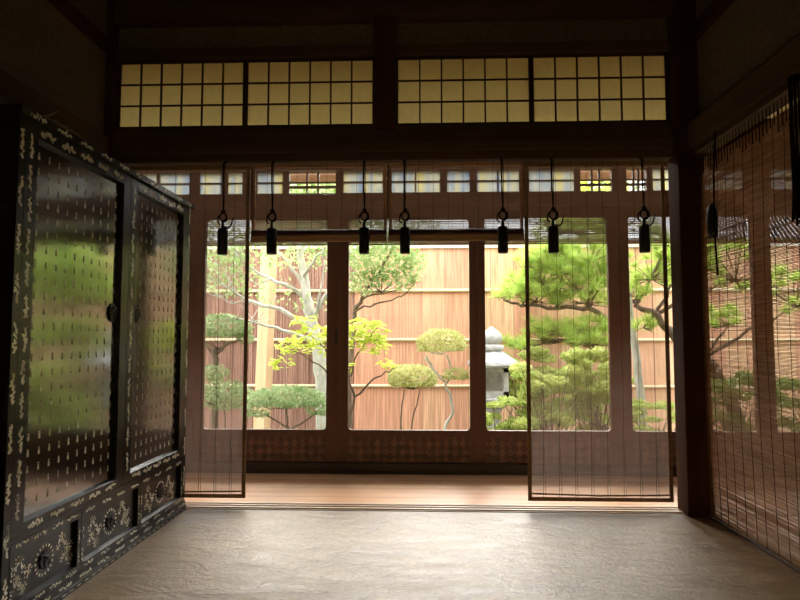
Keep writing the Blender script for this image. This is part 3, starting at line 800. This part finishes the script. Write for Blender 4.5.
# pale-barked tree
Y = 6.8
tr = thing('pale_barked_tree', 'pale grey tree with forked bare branches left of the wide door stile', 'tree', (-1.13, Y, GZ))
m = MB()
branch(m, [(-1.10,Y,GZ), (-1.13,Y,.53), (-1.21,Y,1.0), (-1.27,Y,1.25), (-1.33,Y,1.55), (-1.40,Y+.05,1.95), (-1.38,Y+.1,2.6)], .085, .035, 10, rt, .012)
for pts, r in [([(-1.27,Y,1.2),(-1.12,Y-.05,1.42),(-.92,Y-.1,1.72),(-.80,Y-.1,2.0)], .034),
               ([(-1.24,Y,1.1),(-1.6,Y-.1,1.32),(-1.95,Y-.15,1.42),(-2.25,Y-.2,1.62)], .030),
               ([(-1.20,Y,.98),(-1.45,Y-.15,1.05),(-1.8,Y-.2,1.16),(-2.1,Y-.25,1.24)], .024),
               ([(-1.32,Y,1.45),(-1.55,Y-.1,1.60),(-1.9,Y-.1,1.75),(-2.2,Y-.1,2.05)], .026),
               ([(-1.35,Y,1.6),(-1.52,Y,1.85),(-1.75,Y,2.1),(-1.9,Y,2.4)], .024),
               ([(-1.35,Y,1.7),(-1.22,Y-.1,1.85),(-1.05,Y-.1,2.1),(-.95,Y-.1,2.4)], .022),
               ([(-1.18,Y-.05,1.33),(-1.08,Y-.1,1.75),(-1.12,Y-.1,2.2)], .016),
               ([(-1.9,Y-.15,1.41),(-2.1,Y-.2,1.40),(-2.35,Y-.2,1.48)], .012),
               ([(-1.7,Y-.1,1.66),(-1.85,Y-.1,1.62),(-2.15,Y-.1,1.72)], .012),
               ([(-1.05,Y-.06,1.5),(-.95,Y-.06,1.50),(-.80,Y-.06,1.58)], .012)]:
    branch(m, pts, r, r*.35, 7, rt, .018)
    e = pts[-1]; q = pts[-2]
    for _ in range(7):
        s_ = Vector(q).lerp(Vector(e), rt.random())
        branch(m, [s_, s_+Vector((rt.uniform(-.25,.25), rt.uniform(-.1,.1), rt.uniform(-.05,.30)))], r*.28, .003, 5, rt, .01)
m.build('trunk', M['bark_pale'], tr)
m = MB()
for c, r, n in [((-1.5,Y,2.05),(.7,.4,.28),520), ((-2.2,Y-.1,1.75),(.35,.3,.3),300), ((-1.0,Y,1.95),(.3,.3,.25),130), ((-2.4,Y,2.1),(.6,.4,.3),400), ((-1.8,Y,1.55),(.4,.3,.2),90), ((-1.3,Y,1.35),(.25,.2,.15),40), ((-1.2,Y,2.6),(.8,.6,.35),600)]:
    leaves(m, c, r, n, .065, rt)
m.build('foliage', L['camel'], tr)
# yellow-green maple-like shrub
Y = 5.6
tr = thing('bright_leaf_shrub', 'bright yellow-green leafed shrub spreading across the wide door stile', 'shrub', (-.66, Y, GZ))
m = MB()
branch(m, [(-.66,Y,GZ),(-.70,Y,.2),(-.72,Y,.42),(-.80,Y,.6),(-.95,Y,.75),(-1.2,Y,.88)], .016, .005, 6, rt, .012)
branch(m, [(-.70,Y,.2),(-.62,Y,.45),(-.48,Y,.60),(-.33,Y,.68),(-.25,Y,.72)], .014, .005, 6, rt, .012)
branch(m, [(-.62,Y,.45),(-.68,Y,.62),(-.62,Y,.8),(-.50,Y,1.0),(-.42,Y,1.1)], .012, .004, 6, rt, .012)
branch(m, [(-.8,Y,.6),(-.9,Y,.9),(-1.05,Y,1.05)], .010, .004, 6, rt, .012)
m.build('stem', M['bark_dark'], tr)
m = MB()
for c, r, n in [((-.50,Y,1.06),(.20,.14,.11),115), ((-.44,Y,.92),(.16,.12,.09),60), ((-1.18,Y,.93),(.22,.14,.09),80), ((-1.0,Y,1.05),(.22,.14,.08),60), ((-.85,Y,.93),(.2,.14,.12),75), ((-.66,Y,1.12),(.15,.12,.10),45), ((-1.3,Y,.76),(.12,.1,.06),26), ((-.33,Y,.76),(.10,.08,.05),20), ((-1.12,Y,1.16),(.15,.1,.05),22), ((-.78,Y,.74),(.16,.1,.08),22)]:
    leaves(m, c, r, n, .088, rt, asp=.40, up=1.2, flat=.35)
m.build('foliage', L['yg'], tr)
# glossy-leaved tree top centre
Y = 6.6
tr = thing('glossy_leaved_tree', 'dense green glossy-leaved branch mass high behind the middle door', 'tree', (-.72, Y+.3, GZ))
m = MB()
branch(m, [(-.80,Y+.3,GZ),(-.84,Y+.3,.6),(-.78,Y+.3,1.3),(-.62,Y+.1,1.55),(-.45,Y,1.75),(-.25,Y,2.1)], .035, .01, 6, rt, .02)
branch(m, [(-.78,Y+.3,1.3),(-.5,Y,1.40),(-.2,Y,1.46),(.0,Y-.05,1.62)], .015, .004, 6, rt, .03)
branch(m, [(-.70,Y+.2,1.42),(-.35,Y,1.52),(-.08,Y,1.62)], .013, .004, 6, rt, .03)
twigs(m, (-.45,Y,1.5), (.4,.15,.3), 14, rt)
m.build('trunk', M['bark_dark'], tr)
m = MB()
for c, r, n in [((-.45,Y,1.88),(.40,.26,.26),900), ((-.08,Y,1.80),(.13,.2,.22),190), ((-.62,Y,1.62),(.22,.2,.15),190), ((-.25,Y,1.63),(.2,.15,.12),130), ((-.35,Y,2.3),(.6,.5,.3),900)]:
    leaves(m, c, r, n, .062, rt)
m.build('foliage', L['camel'], tr)
# cloud-pruned small tree, left
Y = 6.6
tr = thing('cloud_pruned_tree', 'small cloud-pruned tree with a flat green crown behind the left blind', 'tree', (-2.28, Y, GZ))
m = MB(); branch(m, [(-2.26,Y,GZ),(-2.28,Y,.3),(-2.27,Y,.62),(-2.30,Y,.88)], .05, .035, 8, rt, .012)
branch(m, [(-2.29,Y,.82),(-2.16,Y,.94),(-2.0,Y,.98)], .025, .01, 6, rt, .012); branch(m, [(-2.28,Y,.8),(-2.4,Y,.92),(-2.5,Y,1.0)], .02, .01, 6, rt, .012)
twigs(m, (-2.25,Y,.88), (.25,.2,.22), 14, rt); m.build('trunk', M['bark_dark'], tr)
m = MB(); leaves(m, (-2.22,Y,1.10), (.32,.26,.17), 1500, .045, rt, True); leaves(m, (-1.95,Y,.99), (.10,.1,.06), 140, .04, rt)
m.build('foliage', L['blue'], tr)
def bush(name, label, c, r, n, size, mat, stems, bark='bark_dark', group=None, extra=(), shell=True, sr=.012):
    t = thing(name, label, 'shrub', (c[0], c[1], GZ), group)
    m = MB()
    for pts in stems: branch(m, pts, sr, sr*.6, 6, rt, .008)
    twigs(m, (c[0], c[1], c[2]-r[2]*.7), (r[0]*.8, r[1]*.8, r[2]), 16, rt, .006)
    m.build('stem', M[bark], t)
    m = MB(); leaves(m, c, r, n, size, rt, shell)
    for (c2, r2, n2) in extra: leaves(m, c2, r2, n2, size, rt, shell)
    m.build('foliage', mat, t)
bush('low_shrub', 'loose green shrub low behind the left blind', (-2.15,6.5,.38), (.34,.26,.17), 900, .05, L['blue'], [[(-2.1,6.5,GZ),(-2.15,6.5,.3)]], shell=False, extra=[((-2.3,6.55,.62),(.2,.2,.10),260)])
bush('low_shrub', 'spreading blue-green shrub at the foot of the pale-barked tree', (-1.40,6.2,.37), (.40,.26,.135), 1900, .042, L['blue'],
     [[(-1.35,6.2,GZ),(-1.37,6.2,.08),(-1.62,6.2,.22)],[(-1.36,6.2,.05),(-1.12,6.2,.2),(-1.0,6.2,.3)],[(-1.38,6.2,.05),(-1.40,6.2,.3)]], extra=[((-1.72,6.2,.24),(.14,.15,.10),260), ((-1.06,6.2,.26),(.13,.14,.09),220)])
bush('clipped_round_shrub', 'smaller round clipped olive shrub on two thin stems, left of the pair', (-.105,6.8,.54), (.275,.26,.165), 1900, .040, L['clip'],
     [[(-.16,6.8,GZ),(-.10,6.8,.1),(-.02,6.8,.42)],[(-.26,6.8,GZ),(-.235,6.8,.1),(-.20,6.8,.42)]], group='clipped round shrubs')
bush('clipped_round_shrub', 'wider clipped olive shrub on a curved pale stem beside the stone lantern', (.235,7.2,.93), (.30,.28,.175), 2000, .040, L['clip'],
     [[(.20,7.2,GZ),(.28,7.2,-.02),(.37,7.2,.12),(.34,7.2,.32),(.28,7.2,.44),(.36,7.2,.60),(.30,7.2,.8)],[(.05,7.2,.78),(.15,7.2,.6),(.30,7.2,.45)]], bark='bark_pale', group='clipped round shrubs', extra=[((.40,7.15,.56),(.17,.14,.09),420)], sr=.022)
# stone lantern
LX, LY = .842, 7.2
ln = thing('stone_lantern', 'grey stone garden lantern with a broad roof among the shrubs', 'lantern', (LX, LY, GZ))
MB().lathe([(.24,0),(.24,.10),(.20,.14),(.10,.17),(.085,.3),(.085,.55),(.12,.60)], (LX, LY, GZ), 18).build('pedestal', M['stone'], ln)
MB().lathe([(.13,0),(.22,.05),(.23,.11),(.18,.13)], (LX, LY, GZ+.60), sides=6, smooth=False).build('platform', M['stone'], ln)
m = MB(); zf = GZ+.73; zt = .66
for sx in (-1, 1):
    for sy in (-1, 1): m.box(LX+sx*.135-.03, LX+sx*.135+.03, LY+sy*.12-.03, LY+sy*.12+.03, zf, zt)
m.box(LX-.165, LX+.165, LY-.15, LY+.15, zf, zf+.07); m.box(LX-.165, LX+.165, LY-.15, LY+.15, zt-.06, zt)
m.box(LX-.105, LX+.105, LY+.10, LY+.13, zf+.07, zt-.06)
m.build('fire_box', M['stone'], ln)
MB().lathe([(.30,0),(.335,.03),(.325,.06),(.235,.12),(.16,.17),(.10,.20)], (LX, LY, .655), sides=6, smooth=False).build('roof', M['stone'], ln)
MB().lathe([(.13,0),(.145,.02),(.14,.06),(.08,.07),(.085,.08),(.115,.10),(.13,.14),(.11,.20),(.055,.245),(.012,.28)], (LX-.01, LY, .855), 16).build('finial', M['stone'], ln)
# pines
def tuft(mb, p, n, ln_, rnd, aim):
    p = Vector(p)
    for _ in range(n):
        d = (Vector(aim)+Vector((rnd.gauss(0,.75), rnd.gauss(0,.75), rnd.gauss(0,.55)))).normalized()
        s = d.cross(Vector((rnd.gauss(0,1), rnd.gauss(0,1), rnd.gauss(0,1))))
        if s.length < 1e-4: continue
        s = s.normalized()*.0042; q = p+d*rnd.uniform(.0,.03); e = p+d*ln_*rnd.uniform(.75,1.15)
        b = len(mb.v); mb.v += [tuple(q-s), tuple(q+s), tuple(e)]; mb.face((b, b+1, b+2))
def pine(label, base, trunk, clusters, mat, group, tname='pine_tree', r0=.05, nl=.12):
    t = thing(tname, label, 'pine tree', (base[0], base[1], GZ), group)
    m = MB(); branch(m, trunk, r0, r0*.3, 8, rt, .02)
    nb = MB()
    P = [Vector(p) for p in trunk]
    for c, r, k in clusters:
        cv = Vector(c); near = min(P, key=lambda q: (q-cv).length)
        branch(m, [near, near.lerp(cv, .5)+Vector((0,0,-.04)), cv-Vector((0,0,r[2]*.6))], r0*.28, .006, 5, rt, .02)
        for _ in range(k):
            p = Vector((c[0]+rt.uniform(-1,1)*r[0], c[1]+rt.uniform(-1,1)*r[1], c[2]+rt.uniform(-1,1)*r[2]))
            m.tube([cv-Vector((0,0,r[2]*.6)), p-Vector((0,0,.03)), p], [.005,.004,.003], 4)
            tuft(nb, p, 70, nl, rt, (0,-.1,.75))
    m.build('trunk', M['bark_dark'], t); nb.build('needles', mat, t)
Y = 7.6
pine('long-needled pine reaching from the right over the stone lantern', (2.6,Y+.3), [(2.597,Y+.3,GZ),(2.533,Y+.3,0.493),(2.47,Y+.2,1.19),(2.103,Y,1.38),(1.71,Y,1.38),(1.267,Y,1.405),(1.039,Y,1.481)],
     [((1.963,Y,1.697),(0.38,.22,0.203),44), ((1.52,Y,1.785),(0.304,.2,0.228),39), ((2.128,Y,2.077),(0.304,.22,0.177),33), ((1.457,Y,1.507),(0.304,.18,0.089),18), ((1.064,Y,1.557),(0.139,.12,0.063),6), ((1.647,Y,2.089),(0.253,.2,0.101),18), ((2.027,Y,1.481),(0.355,.2,0.076),15), ((1.9,Y+.1,2.457),(0.633,.3,0.19),39), ((1.60,Y-.1,1.95),(0.40,.2,0.16),34), ((2.25,Y-.1,1.85),(0.22,.2,0.30),26), ((1.30,Y,1.66),(0.22,.2,0.14),16)], L['pine'], 'garden pines', nl=.15)
pine('low pine tufts over the azaleas behind the right hanging blind', (2.47,Y+.2), [(2.47,Y+.2,GZ),(2.407,Y+.2,0.113),(2.28,Y+.1,0.81),(1.9,Y,0.975),(1.52,Y,0.937)],
     [((2.052,Y,1.152),(0.304,.18,0.089),26), ((1.583,Y,1.101),(0.253,.16,0.089),20), ((1.773,Y-.05,1),(0.507,.15,0.076),20), ((1.241,Y-.05,0.911),(0.19,.12,0.063),12), ((2.1,Y-.1,.98),(0.30,.15,0.10),22)], L['pine'], 'garden pines', r0=.05, nl=.15)
Y = 6.4
pine('pine with a thick curved limb seen between the right blind and pillar', (3.4,Y), [(3.3,Y,GZ),(3.2,Y,.4),(2.95,Y,.8),(2.62,Y,1.02),(2.46,Y,1.24),(2.26,Y,1.34)],
     [((2.42,Y,1.72),(.28,.2,.16),30), ((2.75,Y,1.85),(.3,.22,.16),24), ((2.25,Y,1.48),(.16,.16,.08),9), ((2.6,Y,2.05),(.3,.3,.12),18), ((2.32,Y,1.14),(.14,.12,.05),7), ((3.3,Y,1.75),(.4,.3,.25),30), ((3.9,Y,1.45),(.35,.3,.2),22), ((3.2,Y,1.2),(.3,.3,.1),14)], L['pine'], 'garden pines', r0=.085)
m = MB(); branch(m, [(2.42,6.7,GZ),(2.40,6.7,.3),(2.34,6.7,.9),(2.28,6.7,1.45),(2.24,6.7,2.3)], .05, .035, 8, rt, .01)
tw = thing('slim_tree', 'slim pale trunk seen through the right hanging blind', 'tree', (2.42,6.7,GZ))
m.build('trunk', M['bark_pale'], tw)
m = MB(); leaves(m, (2.3,6.7,2.5), (.6,.5,.3), 500, .06, rt); m.build('foliage', L['mid'], tw)
# azaleas at the right
def azalea(label, c, r, n, mat='azalea'):
    t = thing('azalea_bush', label, 'shrub', (c[0], c[1], GZ), 'azalea bushes at the right')
    m = MB(); branch(m, [(c[0],c[1],GZ),(c[0]+.03,c[1],c[2]-r[2]*.2)], .02, .01, 6, rt, .02); twigs(m, (c[0],c[1],GZ+.15), (r[0],r[1],r[2]*1.4+c[2]-GZ-.3), 26, rt, .008)
    m.build('stem', M['bark_dark'], t)
    m = MB()
    for k in range(26):
        p = (c[0]+rt.uniform(-.9,.9)*r[0], c[1]+rt.uniform(-.8,.8)*r[1], c[2]+rt.uniform(-.95,.95)*r[2])
        leaves(m, p, (r[0]*.34, r[1]*.34, r[2]*.13), n*3//26, .044, rt, up=1)
    m.build('foliage', L[mat], t)
azalea('yellow-green azalea at the foot of the stone lantern', (.82,6.2,.22), (.32,.28,.24), 1300)
azalea('yellow-green azalea low behind the right hanging blind', (1.25,6.0,.36), (.34,.3,.42), 2000)
azalea('taller azalea behind the right hanging blind next to the wide door stile', (1.72,6.1,.42), (.32,.3,.46), 2000)
azalea('yellow-green azalea in the back row between lantern and slim trunk', (1.35,7.4,.45), (.42,.3,.42), 2000)
azalea('azalea in the back row behind the wide door stile', (2.1,7.3,.40), (.36,.3,.40), 1700)
azalea('azalea at the foot of the slim pale trunk', (2.35,6.2,.14), (.30,.28,.24), 1000)
azalea('azalea seen through the side blinds', (3.1,6.1,.3), (.42,.3,.4), 1500, 'mid')
azalea('far azalea beyond the side blinds', (4.0,6.2,.35), (.45,.3,.45), 1500, 'mid')
# trees and a house beyond the fence
def far_tree(label, c, r, n, mat):
    t = thing('background_tree', label, 'tree', (c[0], c[1], GZ), 'trees beyond the fence')
    m = MB(); branch(m, [(c[0],c[1],GZ),(c[0],c[1],c[2])], .12, .07, 8, rt, .03); m.build('trunk', M['bark_dark'], t)
    m = MB(); leaves(m, c, r, n, .16, rt); m.build('foliage', L[mat], t)
far_tree('round tree beyond the fence seen in the left transom', (-1.9,11.5,3.7), (.8,.7,.45), 700, 'mid')
far_tree('green tree beyond the fence seen in the right transom', (3.1,11.5,3.6), (.9,.8,.6), 900, 'yg')
hs = thing('neighbour_house', 'brown neighbouring house far beyond the garden fence', 'house', (-2.6,15,GZ))
B(-4.2,-1.6,14.5,17,GZ,4.6).build('wall', M['house_wall'], hs)
MB().prism([(-4.8,13.9,4.6),(-4.8,17.6,4.6),(-4.8,15.75,5.7)], (3.6,0,0)).build('roof', M['tile'], hs)

# ------------------------------------------------------------------ world, sun, camera
w = bpy.data.worlds.new('overcast_sky'); scn.world = w; w.use_nodes = True
nt = w.node_tree; nt.nodes.clear()
out = nt.nodes.new('ShaderNodeOutputWorld'); bg = nt.nodes.new('ShaderNodeBackground')
tc = nt.nodes.new('ShaderNodeTexCoord'); sp = nt.nodes.new('ShaderNodeSeparateXYZ')
nt.links.new(tc.outputs['Generated'], sp.inputs[0])
r = ramp(nt, sp.outputs[2], [(.0,(.90,.95,1.0)),(.3,(1.0,1.0,.98)),(1,(.86,.93,1.0))])
nt.links.new(r.outputs[0], bg.inputs[0]); bg.inputs[1].default_value = 2.7
nt.links.new(bg.outputs[0], out.inputs[0])
sd = bpy.data.lights.new('sun', 'SUN'); sd.energy = 8; sd.angle = R(50); sd.color = (1,.96,.90)
so = bpy.data.objects.new('sun', sd); C.objects.link(so); so.location = (1,14,10); so.rotation_euler = (R(-52), 0, R(-6))

cd = bpy.data.cameras.new('camera'); cam = bpy.data.objects.new('camera', cd); C.objects.link(cam)
cd.sensor_fit = 'HORIZONTAL'; cd.sensor_width = 36; cd.lens = 27.0
cam.location = (0,0,1.0); cam.rotation_euler = (R(93.63), 0, R(2.07)); scn.camera = cam
cd.clip_start = .05
scn.view_settings.view_transform = 'Standard'
scn.view_settings.look = 'None'; scn.view_settings.gamma = 1; scn.view_settings.use_curve_mapping = False
scn.view_settings.exposure = 1.2
scn.cycles.max_bounces = 10; scn.cycles.diffuse_bounces = 6; scn.cycles.transparent_max_bounces = 16
